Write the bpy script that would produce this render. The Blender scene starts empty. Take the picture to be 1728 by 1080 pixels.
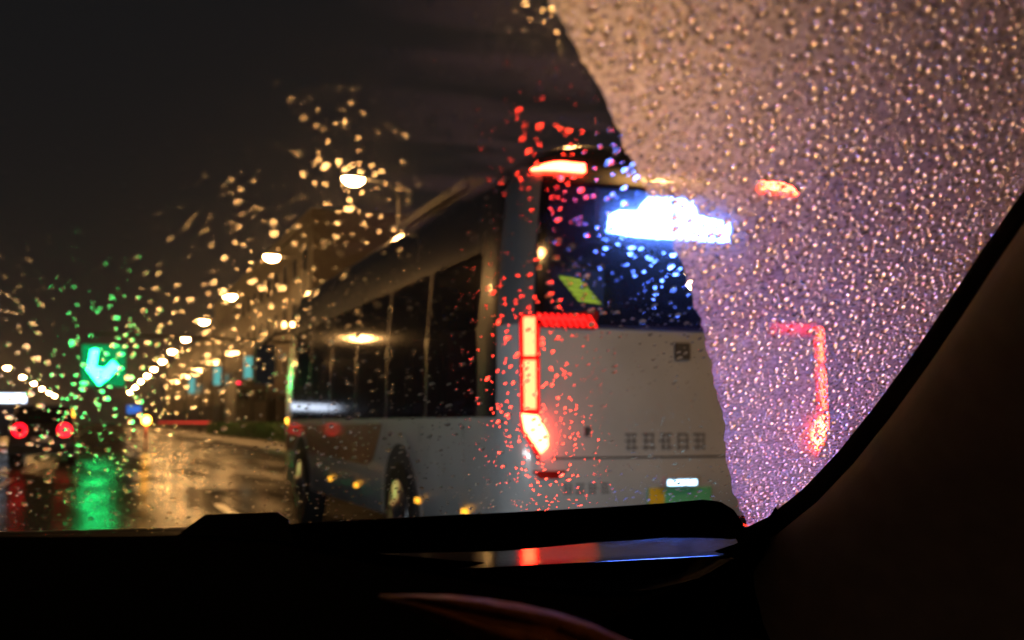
import bpy, bmesh, math, random
import numpy as np
from mathutils import Vector, Matrix, Euler
R = math.radians
random.seed(7)
rng = np.random.default_rng(11)
scn = bpy.context.scene
col = scn.collection

# ------------------------------------------------------------------ camera
CAM = Vector((0.0, 0.0, 1.25))
cam_data = bpy.data.cameras.new("camera")
cam = bpy.data.objects.new("camera", cam_data)
col.objects.link(cam)
cam.location = CAM
YAW, PITCH = R(21.1), R(5.46)
cam.rotation_euler = Euler((R(90) + PITCH, 0, -YAW), 'XYZ')
cam_data.sensor_width = 36.0
F_PX = 1800.0                     # focal length in pixels of the 1728 x 1080 photograph
cam_data.lens = F_PX / 1728 * 36
cam_data.clip_start = 0.02
cam_data.clip_end = 3000
cam_data.dof.use_dof = True
cam_data.dof.focus_distance = 1.25
cam_data.dof.aperture_fstop = cam_data.lens / 6.4
scn.camera = cam

# ------------------------------------------------------------------ night sky
world = bpy.data.worlds.new("World")
scn.world = world
world.use_nodes = True
wn, wl = world.node_tree.nodes, world.node_tree.links
wn.clear()
w_out = wn.new('ShaderNodeOutputWorld')
w_bg = wn.new('ShaderNodeBackground')
w_bg2 = wn.new('ShaderNodeBackground')
w_add = wn.new('ShaderNodeAddShader')
w_sky = wn.new('ShaderNodeTexSky')
w_sky.sky_type = 'NISHITA'
w_sky.sun_disc = False
w_sky.sun_elevation = R(-6)
w_sky.sun_rotation = R(200)
w_bg.inputs[1].default_value = 0.05
w_bg2.inputs[0].default_value = (0.25, 0.26, 0.29, 1)      # rain cloud lit from below by the city
w_bg2.inputs[1].default_value = 0.028
wl.new(w_sky.outputs[0], w_bg.inputs[0])
wl.new(w_bg.outputs[0], w_add.inputs[0])
wl.new(w_bg2.outputs[0], w_add.inputs[1])
wl.new(w_add.outputs[0], w_out.inputs[0])

scn.view_settings.view_transform = 'Standard'
scn.view_settings.look = 'None'
scn.view_settings.exposure = 0
scn.view_settings.gamma = 1
scn.render.engine = 'CYCLES'
cy = scn.cycles
cy.max_bounces = 14
cy.diffuse_bounces = 2
cy.glossy_bounces = 4
cy.transmission_bounces = 10
cy.transparent_max_bounces = 16
cy.volume_bounces = 0
cy.sample_clamp_indirect = 60
cy.caustics_reflective = True
cy.caustics_refractive = True
cy.use_denoising = True

LAMP_COL = (1.0, 0.50, 0.155)
LAMP_POWER = 650.0

# ------------------------------------------------------------------ pixel <-> world
RM = cam.rotation_euler.to_matrix()
def ray(px, py):
    return RM @ Vector(((px - 864) / F_PX, (540 - py) / F_PX, -1.0))   # unit camera depth
def at_depth(px, py, d): return CAM + ray(px, py) * d
def at_x(px, py, X):
    r = ray(px, py); return CAM + r * (X / r.x)
def at_y(px, py, Y):
    r = ray(px, py); return CAM + r * (Y / r.y)

# ------------------------------------------------------------------ helpers
def tag(o, label=None, cat=None, group=None, kind=None):
    if label: o['label'] = label
    if cat: o['category'] = cat
    if group: o['group'] = group
    if kind: o['kind'] = kind
    return o
def empty(name, loc=(0, 0, 0), rz=0):
    o = bpy.data.objects.new(name, None); col.objects.link(o)
    o.location = loc; o.rotation_euler = (0, 0, rz); o.empty_display_size = .2
    return o
def kids(o): return [c for c in bpy.data.objects if c.parent == o]
def copy_tree(o, parent=None):
    c = o.copy(); col.objects.link(c)
    if parent is not None: c.parent = parent
    for ch in kids(o): copy_tree(ch, c)
    return c

class MB:
    def __init__(self): self.v = []; self.f = []; self.m = []; self.s = []
    def add(self, vs, fs, mi=0, smooth=False):
        b = len(self.v)
        self.v += [tuple(p) for p in vs]
        for f in fs:
            self.f.append(tuple(b + i for i in f)); self.m.append(mi); self.s.append(smooth)
        return self
    def box(self, lo, hi, mi=0):
        x0, y0, z0 = lo; x1, y1, z1 = hi
        return self.add([(x0,y0,z0),(x1,y0,z0),(x1,y1,z0),(x0,y1,z0),(x0,y0,z1),(x1,y0,z1),(x1,y1,z1),(x0,y1,z1)],
                        [(0,3,2,1),(4,5,6,7),(0,1,5,4),(1,2,6,5),(2,3,7,6),(3,0,4,7)], mi)
    def tube(self, pts, rad, n=10, mi=0, cap=True):
        pts = [Vector(p) for p in pts]
        rads = rad if isinstance(rad, (list, tuple)) else [rad] * len(pts)
        vs = []; fs = []
        up = Vector((0, 0, 1))
        for i, p in enumerate(pts):
            d = (pts[min(i+1, len(pts)-1)] - pts[max(i-1, 0)]).normalized()
            a = d.cross(up)
            if a.length < 1e-3: a = d.cross(Vector((0, 1, 0)))
            a.normalize(); b = d.cross(a)
            for k in range(n):
                t = 2*math.pi*k/n
                vs.append(p + a*math.cos(t)*rads[i] + b*math.sin(t)*rads[i])
        for i in range(len(pts)-1):
            for k in range(n):
                k2 = (k+1) % n
                fs.append((i*n+k, i*n+k2, (i+1)*n+k2, (i+1)*n+k))
        self.add(vs, fs, mi, True)
        if cap:
            b = len(self.v) - len(vs)
            self.f.append(tuple(b+k for k in range(n))[::-1]); self.m.append(mi); self.s.append(False)
            e = b + (len(pts)-1)*n
            self.f.append(tuple(e+k for k in range(n))); self.m.append(mi); self.s.append(False)
        return self
    def prism(self, poly, ext, mi=0):
        """poly: list of 3-D points, ext: extrusion vector"""
        n = len(poly); e = Vector(ext)
        vs = [Vector(p) for p in poly] + [Vector(p) + e for p in poly]
        fs = [tuple(range(n)), tuple(range(n, 2*n))[::-1]] + [(i, i+n, (i+1) % n + n, (i+1) % n) for i in range(n)]
        return self.add(vs, fs, mi)
    def grid(self, rows, mi=0, smooth=True, closed=False):
        n = len(rows[0]); vs = [p for r in rows for p in r]; fs = []
        for i in range(len(rows)-1):
            for k in range(n if closed else n-1):
                k2 = (k+1) % n
                fs.append((i*n+k, i*n+k2, (i+1)*n+k2, (i+1)*n+k))
        return self.add(vs, fs, mi, smooth)
    def ball(self, c, rx, ry, rz, nu=16, nv=10, mi=0, v0=0.0, v1=1.0):
        rows = []
        for j in range(nv+1):
            t = math.pi*(v0 + (v1-v0)*j/nv)
            rows.append([(c[0]+rx*math.sin(t)*math.cos(2*math.pi*k/nu), c[1]+ry*math.sin(t)*math.sin(2*math.pi*k/nu), c[2]+rz*math.cos(t)) for k in range(nu)])
        return self.grid(rows, mi, True, True)
    def build(self, name, mats, parent=None, recalc=True, bevel=0):
        me = bpy.data.meshes.new(name)
        me.from_pydata(self.v, [], self.f)
        if not isinstance(mats, (list, tuple)): mats = [mats]
        for m in mats: me.materials.append(m)
        me.polygons.foreach_set('material_index', self.m)
        me.polygons.foreach_set('use_smooth', self.s)
        if recalc or bevel:
            bm = bmesh.new(); bm.from_mesh(me)
            bmesh.ops.remove_doubles(bm, verts=bm.verts, dist=1e-5)
            if bevel:
                es = [e for e in bm.edges if len(e.link_faces) == 2 and e.calc_face_angle(0) > R(40)]
                bmesh.ops.bevel(bm, geom=es, offset=bevel, segments=2, affect='EDGES', clamp_overlap=True)
            bmesh.ops.recalc_face_normals(bm, faces=bm.faces)
            bm.to_mesh(me); bm.free()
        me.update()
        o = bpy.data.objects.new(name, me); col.objects.link(o)
        if parent is not None: o.parent = parent
        return o

# ------------------------------------------------------------------ materials
def mat(name):
    m = bpy.data.materials.new(name); m.use_nodes = True
    n = m.node_tree.nodes; n.clear()
    return m, n, m.node_tree.links
def principled(name, color, rough=.5, metal=0, spec=.5, coat=0, noise=None, bump=None, var=.25, coat_rough=.05):
    m, n, l = mat(name)
    out = n.new('ShaderNodeOutputMaterial'); b = n.new('ShaderNodeBsdfPrincipled')
    l.new(b.outputs[0], out.inputs[0])
    b.inputs['Base Color'].default_value = (*color, 1)
    b.inputs['Roughness'].default_value = rough; b.inputs['Metallic'].default_value = metal
    b.inputs['Specular IOR Level'].default_value = spec
    b.inputs['Coat Weight'].default_value = coat; b.inputs['Coat Roughness'].default_value = coat_rough
    if noise or bump:
        tc = n.new('ShaderNodeTexCoord')
    if noise:
        t = n.new('ShaderNodeTexNoise'); t.inputs['Scale'].default_value = noise; t.inputs['Detail'].default_value = 5
        r = n.new('ShaderNodeMapRange'); r.inputs[3].default_value = 1-var; r.inputs[4].default_value = 1+var
        mx = n.new('ShaderNodeMix'); mx.data_type = 'RGBA'; mx.blend_type = 'MULTIPLY'; mx.inputs[0].default_value = 1
        l.new(tc.outputs['Object'], t.inputs['Vector']); l.new(t.outputs[0], r.inputs[0])
        mx.inputs[6].default_value = (*color, 1); l.new(r.outputs[0], mx.inputs[7]); l.new(mx.outputs[2], b.inputs['Base Color'])
        r2 = n.new('ShaderNodeMapRange'); r2.inputs[3].default_value = max(.02, rough*.7); r2.inputs[4].default_value = min(1, rough*1.3)
        l.new(t.outputs[0], r2.inputs[0]); l.new(r2.outputs[0], b.inputs['Roughness'])
    if bump:
        t = n.new('ShaderNodeTexNoise'); t.inputs['Scale'].default_value = bump[0]; t.inputs['Detail'].default_value = 4
        bp = n.new('ShaderNodeBump'); bp.inputs['Strength'].default_value = bump[1]; bp.inputs['Distance'].default_value = bump[2]
        l.new(tc.outputs['Object'], t.inputs['Vector']); l.new(t.outputs[0], bp.inputs['Height']); l.new(bp.outputs[0], b.inputs['Normal'])
    return m
def emit(name, color, strength):
    m, n, l = mat(name)
    out = n.new('ShaderNodeOutputMaterial'); e = n.new('ShaderNodeEmission')
    e.inputs[0].default_value = (*color, 1); e.inputs[1].default_value = strength
    l.new(e.outputs[0], out.inputs[0]); return m

M = {}
M['dark_metal'] = principled('dark_metal', (.05, .05, .055), .45, .6, noise=6)
M['galvanised'] = principled('galvanised', (.02, .02, .02), .7, .2, noise=5)
M['black_plastic'] = principled('black_plastic', (.012, .012, .013), .55, noise=20)
M['rubber'] = principled('rubber', (.012, .012, .012), .75, spec=.25, noise=12)
M['cabin_black'] = principled('cabin_black', (.0012, .0012, .0013), .95, spec=.0, noise=60, bump=(900, .25, .0006))
M['cabin_brown'] = principled('cabin_brown', (.42, .33, .27), .8, spec=.08, noise=30, bump=(700, .5, .001))
M['leather'] = principled('leather', (.14, .045, .016), .7, spec=.1, noise=40, var=.9, bump=(90, 1, .006))
M['bonnet_paint'] = principled('bonnet_paint', (.004, .004, .005), .07, spec=.15, noise=3, bump=(220, .10, .0008))
M['bus_white'] = principled('bus_white', (.37, .375, .38), .4, coat=.4, noise=2.2, var=.28)
M['bus_grey'] = principled('bus_grey', (.11, .11, .12), .4, coat=.3, noise=2.2, var=.2)
M['worn_letter'] = principled('worn_letter', (.13, .13, .135), .6, noise=14, var=.5)
M['bus_dark'] = principled('bus_dark', (.014, .013, .017), .25, coat=.5, noise=2)
M['bus_red'] = principled('bus_red', (.13, .003, .006), .4, spec=.3, coat=.25, noise=2)
M['bus_trim'] = principled('bus_trim', (.05, .05, .052), .5, noise=8)
M['bus_inside'] = principled('bus_inside', (.03, .03, .035), .8, noise=3)
M['seat_cloth'] = principled('seat_cloth', (.03, .04, .07), .9, noise=20)
M['rim'] = principled('rim', (.35, .36, .38), .35, 1, noise=10)
M['red_lens'] = principled('red_lens', (.25, .008, .008), .15, coat=.3)
M['concrete'] = principled('concrete', (.20, .19, .18), .5, noise=3, bump=(40, .2, .004))
M['white_paint'] = principled('white_paint', (.6, .6, .58), .35, noise=14)
M['car_paint'] = principled('car_paint', (.03, .03, .035), .25, coat=.8, noise=3)
M['car_glass'] = principled('car_glass', (.01, .01, .012), .08, coat=.5)
M['van_paint'] = principled('van_paint', (.022, .018, .016), .4, noise=2)
M['facade'] = principled('facade', (.055, .042, .034), .7, noise=.6)
M['facade_glass'] = principled('facade_glass', (.015, .016, .018), .1)
M['barrier_red'] = principled('barrier_red', (.4, .03, .02), .4, noise=4)
M['leaf'] = principled('leaf', (.035, .12, .025), .5, noise=8)

M['lamp'] = emit('sodium_lamp', LAMP_COL, LAMP_POWER)
M['lamp_near'] = M['lamp']
M['green'] = emit('green_signal', (.010, 1.0, .20), 50)
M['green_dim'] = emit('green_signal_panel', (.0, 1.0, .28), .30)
M['tail'] = emit('tail_lamp', (1.0, .022, .008), 46)
M['tail_bright'] = emit('tail_lamp_brake', (1.0, .035, .013), 85)
M['tail_hatch'] = emit('tail_lamp_hatch', (1.0, .012, .01), 2.8)
M['tail_far'] = emit('tail_lamp_far', (1.0, .004, .014), 6)
M['tail_small'] = emit('tail_marker', (1.0, .02, .06), 4)
M['led'] = emit('led_sign', (.11, .25, 1.0), 155)
M['plate_lamp'] = emit('plate_lamp', (.45, .75, 1.0), 6)
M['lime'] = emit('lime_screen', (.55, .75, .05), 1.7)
M['amber_side'] = emit('amber_marker', (1.0, .42, .03), 2.2)
M['amber'] = emit('amber_beacon', (1.0, .40, .03), 45)
M['teal'] = emit('teal_sign', (.12, .50, .46), .85)
M['white_lit'] = emit('white_light_box', (.70, .80, 1.0), 4)
M['blue_lit'] = emit('blue_sign', (.05, .2, .8), .8)
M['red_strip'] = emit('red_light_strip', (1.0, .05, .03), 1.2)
M['head_lens'] = emit('headlamp_lens', (.9, .95, 1.0), 20)

def wet_road():
    m, n, l = mat('wet_asphalt')
    out = n.new('ShaderNodeOutputMaterial'); b = n.new('ShaderNodeBsdfPrincipled'); l.new(b.outputs[0], out.inputs[0])
    tc = n.new('ShaderNodeTexCoord')
    big = n.new('ShaderNodeTexNoise'); big.inputs['Scale'].default_value = .35; big.inputs['Detail'].default_value = 6
    mp = n.new('ShaderNodeMapping'); mp.inputs['Scale'].default_value = (1.0, .25, 1)
    l.new(tc.outputs['Object'], mp.inputs[0]); l.new(mp.outputs[0], big.inputs[0])
    rr = n.new('ShaderNodeMapRange'); rr.inputs[1].default_value = .35; rr.inputs[2].default_value = .65
    rr.inputs[3].default_value = .13; rr.inputs[4].default_value = .30
    l.new(big.outputs[0], rr.inputs[0]); l.new(rr.outputs[0], b.inputs['Roughness'])
    fine = n.new('ShaderNodeTexNoise'); fine.inputs['Scale'].default_value = 60; fine.inputs['Detail'].default_value = 4
    l.new(tc.outputs['Object'], fine.inputs[0])
    cr = n.new('ShaderNodeMapRange'); cr.inputs[3].default_value = .02; cr.inputs[4].default_value = .06
    l.new(fine.outputs[0], cr.inputs[0])
    cc = n.new('ShaderNodeCombineColor'); 
    for k in range(3): l.new(cr.outputs[0], cc.inputs[k])
    l.new(cc.outputs[0], b.inputs['Base Color'])
    pud = n.new('ShaderNodeTexNoise'); pud.inputs['Scale'].default_value = .9; pud.inputs['Detail'].default_value = 5
    mp2 = n.new('ShaderNodeMapping'); mp2.inputs['Scale'].default_value = (1.6, .22, 1); l.new(tc.outputs['Object'], mp2.inputs[0]); l.new(mp2.outputs[0], pud.inputs[0])
    sp_ = n.new('ShaderNodeMapRange'); sp_.inputs[1].default_value = .38; sp_.inputs[2].default_value = .66; sp_.inputs[3].default_value = .08; sp_.inputs[4].default_value = .50
    l.new(pud.outputs[0], sp_.inputs[0])
    dry = n.new('ShaderNodeBsdfDiffuse'); dry.inputs[0].default_value = (.035, .034, .033, 1)      # coarse stone standing out of the water film
    mxs = n.new('ShaderNodeMixShader'); l.new(sp_.outputs[0], mxs.inputs[0]); l.new(dry.outputs[0], mxs.inputs[1]); l.new(b.outputs[0], mxs.inputs[2]); l.new(mxs.outputs[0], out.inputs[0])
    b.inputs['Specular IOR Level'].default_value = .25
    rip = n.new('ShaderNodeTexNoise'); rip.inputs['Scale'].default_value = 5; rip.inputs['Detail'].default_value = 3
    l.new(tc.outputs['Object'], rip.inputs[0])
    bp = n.new('ShaderNodeBump'); bp.inputs['Strength'].default_value = .35; bp.inputs['Distance'].default_value = .01
    l.new(rip.outputs[0], bp.inputs['Height']); l.new(bp.outputs[0], b.inputs['Normal'])
    return m
M['road'] = wet_road()

def bus_glass():
    m, n, l = mat('tinted_bus_glass')
    out = n.new('ShaderNodeOutputMaterial'); tr = n.new('ShaderNodeBsdfTransparent'); gl = n.new('ShaderNodeBsdfGlossy'); mx = n.new('ShaderNodeMixShader')
    lw = n.new('ShaderNodeFresnel'); lw.inputs[0].default_value = 1.5
    tr.inputs[0].default_value = (.30, .30, .36, 1); gl.inputs['Roughness'].default_value = .06
    l.new(lw.outputs[0], mx.inputs[0]); l.new(tr.outputs[0], mx.inputs[1]); l.new(gl.outputs[0], mx.inputs[2]); l.new(mx.outputs[0], out.inputs[0])
    return m
M['bus_glass'] = bus_glass()

def rear_glass():
    m = bus_glass(); m.name = 'misted_rear_glass'; n = m.node_tree.nodes; l = m.node_tree.links
    out = [x for x in n if x.type == 'OUTPUT_MATERIAL'][0]; prev = out.inputs[0].links[0].from_socket
    t = n.new('ShaderNodeBsdfTranslucent'); t.inputs[0].default_value = (.8, .8, .85, 1); mx = n.new('ShaderNodeMixShader'); mx.inputs[0].default_value = .035
    l.new(prev, mx.inputs[1]); l.new(t.outputs[0], mx.inputs[2]); l.new(mx.outputs[0], out.inputs[0]); return m
M['rear_glass'] = rear_glass()

def pane_glass():
    m, n, l = mat('clear_windscreen')
    out = n.new('ShaderNodeOutputMaterial'); tr = n.new('ShaderNodeBsdfTransparent'); l.new(tr.outputs[0], out.inputs[0]); return m
M['pane'] = pane_glass()

def refr(name, rough=0.0, ior=1.33, color=(1, 1, 1)):
    m, n, l = mat(name)
    out = n.new('ShaderNodeOutputMaterial'); b = n.new('ShaderNodeBsdfRefraction'); b.distribution = 'BECKMANN'
    b.inputs['Roughness'].default_value = rough; b.inputs['IOR'].default_value = ior; b.inputs[0].default_value = (*color, 1)
    l.new(b.outputs[0], out.inputs[0]); return m
M['water'] = refr('water')
def water_dome(name, frac, rough):
    m, n, l = mat(name)
    out = n.new('ShaderNodeOutputMaterial'); a = n.new('ShaderNodeBsdfRefraction'); b = n.new('ShaderNodeBsdfRefraction'); mx = n.new('ShaderNodeMixShader')
    a.inputs['Roughness'].default_value = 0; a.inputs['IOR'].default_value = 1.33
    b.inputs['Roughness'].default_value = rough; b.inputs['IOR'].default_value = 1.33
    mx.inputs[0].default_value = frac
    l.new(a.outputs[0], mx.inputs[1]); l.new(b.outputs[0], mx.inputs[2]); l.new(mx.outputs[0], out.inputs[0]); return m
def milky_dome():
    m, n, l = mat('raindrop_milky')
    out = n.new('ShaderNodeOutputMaterial'); a = n.new('ShaderNodeBsdfRefraction'); b = n.new('ShaderNodeBsdfRefraction'); t = n.new('ShaderNodeBsdfTranslucent')
    a.inputs['Roughness'].default_value = 0; a.inputs['IOR'].default_value = 1.33
    b.inputs['Roughness'].default_value = .26; b.inputs['IOR'].default_value = 1.33; b.distribution = 'BECKMANN'
    m1 = n.new('ShaderNodeMixShader'); m2 = n.new('ShaderNodeMixShader'); m1.inputs[0].default_value = .2; m2.inputs[0].default_value = .9
    c = n.new('ShaderNodeBsdfRefraction'); c.inputs['Roughness'].default_value = .52; c.inputs['IOR'].default_value = 1.33; c.distribution = 'BECKMANN'
    m0 = n.new('ShaderNodeMixShader'); m0.inputs[0].default_value = .45; l.new(b.outputs[0], m0.inputs[1]); l.new(c.outputs[0], m0.inputs[2])
    l.new(m0.outputs[0], m1.inputs[1]); l.new(t.outputs[0], m1.inputs[2]); l.new(a.outputs[0], m2.inputs[1]); l.new(m1.outputs[0], m2.inputs[2]); l.new(m2.outputs[0], out.inputs[0]); return m
M['dome_rough'] = milky_dome()
M['dome_clear'] = refr('raindrop_clear', .2)
def film_outer():
    m, n, l = mat('mist_on_glass')
    out = n.new('ShaderNodeOutputMaterial')
    a = n.new('ShaderNodeBsdfRefraction'); b = n.new('ShaderNodeBsdfRefraction'); t = n.new('ShaderNodeBsdfTranslucent')
    a.inputs['Roughness'].default_value = 0; a.inputs['IOR'].default_value = 1.33
    b.inputs['Roughness'].default_value = .68; b.inputs['IOR'].default_value = 1.33
    t.inputs[0].default_value = (.84, .88, 1.0, 1)
    m1 = n.new('ShaderNodeMixShader'); m2 = n.new('ShaderNodeMixShader')
    tc = n.new('ShaderNodeTexCoord'); nz = n.new('ShaderNodeTexNoise'); nz.inputs['Scale'].default_value = 260; nz.inputs['Detail'].default_value = 3
    r = n.new('ShaderNodeMapRange'); r.inputs[1].default_value = .35; r.inputs[2].default_value = .68; r.inputs[3].default_value = .22; r.inputs[4].default_value = .64
    l.new(tc.outputs['Object'], nz.inputs[0]); l.new(nz.outputs[0], r.inputs[0])
    m1.inputs[0].default_value = .62
    l.new(b.outputs[0], m1.inputs[1]); l.new(t.outputs[0], m1.inputs[2])
    l.new(r.outputs[0], m2.inputs[0]); l.new(a.outputs[0], m2.inputs[1]); l.new(m1.outputs[0], m2.inputs[2])
    l.new(m2.outputs[0], out.inputs[0]); return m
M['film'] = film_outer()

# ------------------------------------------------------------------ the setting
def sheet(name, x0, x1, y0, y1, z, m, label):
    o = MB().add([(x0,y0,z),(x1,y0,z),(x1,y1,z),(x0,y1,z)], [(0,1,2,3)]).build(name, m)
    return tag(o, label, 'ground', kind='structure')
KERB_L, KERB_R = -16.0, 6.6
tag(MB().add([(-400,-60,-.02),(400,-60,-.02),(400,1800,-.02),(-400,1800,-.02)], [(0,1,2,3)]).build('ground', M['concrete']), 'dark wet ground reaching to the horizon', 'ground', kind='structure')
sheet('road', KERB_L, KERB_R, -40, 1500, 0, M['road'], 'wet dark asphalt road mirroring the street lights')
pv = MB().box((KERB_R + .15, -40, -.01), (12.6, 1500, .13)).build('pavement', M['concrete']); tag(pv, 'wet pavement right of the road under the lamps', 'pavement', kind='structure')
pv = MB().box((-22, -40, -.01), (KERB_L - .15, 1500, .13)).build('pavement', M['concrete']); tag(pv, 'wet pavement on the far left side of the road', 'pavement', kind='structure')
kb = MB().box((KERB_R, -40, -.01), (KERB_R + .148, 1500, .15)).build('kerb', M['concrete'], bevel=.02); tag(kb, 'stone kerb along the right edge of the road', 'kerb', kind='structure')
kb = MB().box((KERB_L - .148, -40, -.01), (KERB_L, 1500, .15)).build('kerb', M['concrete'], bevel=.02); tag(kb, 'stone kerb along the left edge of the road', 'kerb', kind='structure')
for lx, dashed in ((1.75, True), (-1.75, True), (-5.4, False)):
    mb = MB()
    if dashed:
        for k in range(40):
            y = 4 + k*9.0
            mb.add([(lx-.075,y,.004),(lx+.075,y,.004),(lx+.075,y+4,.004),(lx-.075,y+4,.004)], [(0,1,2,3)])
    else:
        mb.add([(lx-.075,-10,.004),(lx+.075,-10,.004),(lx+.075,600,.004),(lx-.075,600,.004)], [(0,1,2,3)])
    tag(mb.build('lane_marking', M['white_paint']), 'white painted lane line on the wet asphalt', 'road marking', kind='structure')

# ------------------------------------------------------------------ street lamps
def make_lamp(h=10.2, reach=1.8):
    root = empty('street_lamp')
    MB().tube([(0,0,0),(0,0,.9),(0,0,h*.6),(0,0,h-.5)], [.12,.11,.085,.065], 12).box((-.2,-.2,0),(.2,.2,.04)).build('pole', M['galvanised'], root)
    MB().tube([(0,0,h-.6),(-.12,0,h-.2),(-.5,0,h+.05),(-reach+.35,0,h+.16)], [.055,.05,.045,.04], 8).build('arm', M['galvanised'], root)
    c = (-reach, 0, h+.13)
    MB().ball(c, .46, .2, .13, 16, 6, v0=0, v1=.5).build('lamp_housing', M['dark_metal'], root)
    MB().ball((c[0], c[1], c[2]-.012), .40, .19, .27, 16, 6, v0=.5, v1=1).build('lamp_bowl', M['lamp'], root)
    return root
lamp0 = make_lamp()
LX = 10.5                 # poles on the right pavement, heads reaching over the kerb to X = 8.7
rows = [-20.5, -0.5, 19.5, 39.3, 59.8, 80, 101, 123, 146, 170, 196, 224, 256, 300, 350]  # first two lamps unseen, added to brighten the wet glass and pillar
names = ['nearest to the bus roof', 'second along the row, above the bus', 'third along the row', 'fourth along the row', 'fifth along the row', 'sixth along the row', 'seventh along the row']
r_labels = ['tall street lamp behind our own car, out of the picture',
  'tall street lamp beside our own car, just out of the picture',
  'tall street lamp above the coach, its head out of the picture',
  'bright amber street lamp, highest and largest glow in the sky', 'amber street lamp left of and below the highest glow', 'star shaped amber street lamp third down the row',
  'amber street lamp fourth down the row toward the green signal', 'amber street lamp fifth down the row toward the green signal', 'small amber street lamp nearest to the green signal']
for i, y in enumerate(rows):
    o = lamp0 if i == 0 else copy_tree(lamp0)
    o.location = (LX, y, .13)
    if i < 9: tag(o, r_labels[i], 'street lamp', 'street lamps along the right pavement')
    else: tag(o, 'tiny far amber street lamp at the end of the right row', 'street lamp', 'street lamps along the right pavement')
for i, y in enumerate([48, 88, 128, 162, 200, 240, 280, 320, 365, 410]):
    o = copy_tree(lamp0); o.location = (-16.6, y, .13); o.rotation_euler.z = math.pi
    tag(o, 'far amber street lamp across the road at the left', 'street lamp', 'street lamps along the left pavement')

# ------------------------------------------------------------------ coach
BX, BY, BL = 3.57, 6.09, 8.75
bus = tag(empty('bus', (BX, BY, 0)), 'white coach with red tail lights and a lit blue sign in its rear window', 'bus')
ZL = [.45, .95, 1.28, 1.86, 2.40, 2.76, 2.90, 3.02, 3.11, 3.16, 3.18]
WL = [1.20, 1.23, 1.23, 1.22, 1.18, 1.13, 1.08, .96, .72, .40, .02]
RL = [.03, .0, .0, .01, .04, .07, .10, .16, .30, .60, 1.2]
def bw(z): return float(np.interp(z, ZL, WL))
def br(z): return float(np.interp(z, ZL, RL))
def rear_y(x, z):
    w, r = bw(z), br(z); c = .22
    a = abs(x); y = r + .03*(a/max(w, .1))**2
    if a > w - c:
        t = min(1, (a-(w-c))/c); y += c*(1-math.sqrt(max(0, 1-t*t)))
    return y
WIN_Y = [.62 + 1.22*k for k in range(7)]       # left/right side window edges
def ring(z):
    w, r = bw(z), br(z); pts = []
    k = min(1.0, w/1.2)
    xs = [-.80, -.4, 0, .4, .80]
    # rear, from left corner to right corner
    c = .22*k
    for t in (1.0, .85, .6, .3): x = -(w-c) - c*t; pts.append((x, rear_y(x, z), z))
    for f in xs: x = f*w; pts.append((x, rear_y(x, z), z))
    for t in (.3, .6, .85, 1.0): x = (w-c) + c*t; pts.append((x, rear_y(x, z), z))
    for y in [.5] + [y for e in WIN_Y for y in (e-.05, e+.05)]: pts.append((w, max(y, r+.35*k) if y < 1 else y, z))
    F = BL - r*1.2
    for y in (F-.35,): pts.append((w, y, z))
    for t in (.35, .75): pts.append((w-.3*k*t*t, F-.35*k*(1-t), z))
    for f in (.55, 0, -.55): pts.append((f*w, F-.03*f*f, z))
    for t in (.75, .35): pts.append((-(w-.3*k*t*t), F-.35*k*(1-t), z))
    pts.append((-w, F-.35, z))
    for y in reversed([.5] + [y for e in WIN_Y for y in (e-.05, e+.05)]): pts.append((-w, max(y, r+.35*k) if y < 1 else y, z))
    return pts
rings = [ring(z) for z in ZL]
N = len(rings[0])
NR = 13                                       # rear ring points 0..12
mb = MB()
side0 = NR                                     # right side starts here: .5 then window edges
ns = 1 + 2*len(WIN_Y)
left0 = N - ns
def is_hole(i, k):
    if i == 3 and 4 <= k < 8: return True                         # rear window (z 1.86 - 2.40)
    if i == 4 and 4 <= k < 8: return True                         # rear window upper
    if i in (2, 3):
        if side0+2 <= k < side0+ns-1 and (k - side0 - 2) % 2 == 0: return True
        if left0 <= k < left0+ns-2 and (k - left0) % 2 == 1: return True
    return False
for i in range(len(ZL)-1):
    for k in range(N):
        if is_hole(i, k): continue
        k2 = (k+1) % N
        zc = (ZL[i]+ZL[i+1])/2
        side = k >= NR-1
        mi = 1 if ((i >= 2 and side) or i >= 6 or (i in (3, 4, 5) and 3 <= k <= 8)) else 0
        if i in (2, ) and not side: mi = 0
        if mi == 0 and 3 <= i <= 5: mi = 2
        mb.add([rings[i][k], rings[i][k2], rings[i+1][k2], rings[i+1][k]], [(0,1,2,3)], mi, True)
mb.add(rings[0], [tuple(range(N))], 1)
body = mb.build('body', [M['bus_white'], M['bus_dark'], M['bus_grey']], bus)
# rear window as one pane on the body's own curve
rows_ = []
for z in np.linspace(1.84, 2.80, 9):
    rows_.append([(x*bw(z), rear_y(x*bw(z), z)-.006, z) for x in np.linspace(-.86, .86, 17)])
MB().grid(rows_).build('rear_window', M['rear_glass'], bus)
rows_ = []                                     # black surround under the rear window
# side windows
for sx in (-1, 1):
    for a, b in zip(WIN_Y[:-1], WIN_Y[1:]):
        rows_ = [[(sx*(bw(z)+.004), y, z) for y in np.linspace(a+.03, b-.03, 3)] for z in np.linspace(1.30, 2.38, 4)]
        MB().grid(rows_).build('side_window', M['bus_glass'], bus)
# seats and aisle inside
mb = MB().box((-1.1, .5, .95), (1.1, 8.3, 1.0)); mb.build('floor_panel', M['bus_inside'], bus)
for k in range(7):
    for sx in (-1, 1):
        y = 1.0 + k*1.0
        MB().box((sx*.62-.42, y, 1.02), (sx*.62+.42, y+.12, 1.98)).box((sx*.62-.42, y+.12, 1.25), (sx*.62+.42, y+.55, 1.4)).build('seat', M['seat_cloth'], bus, bevel=.03)

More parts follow.
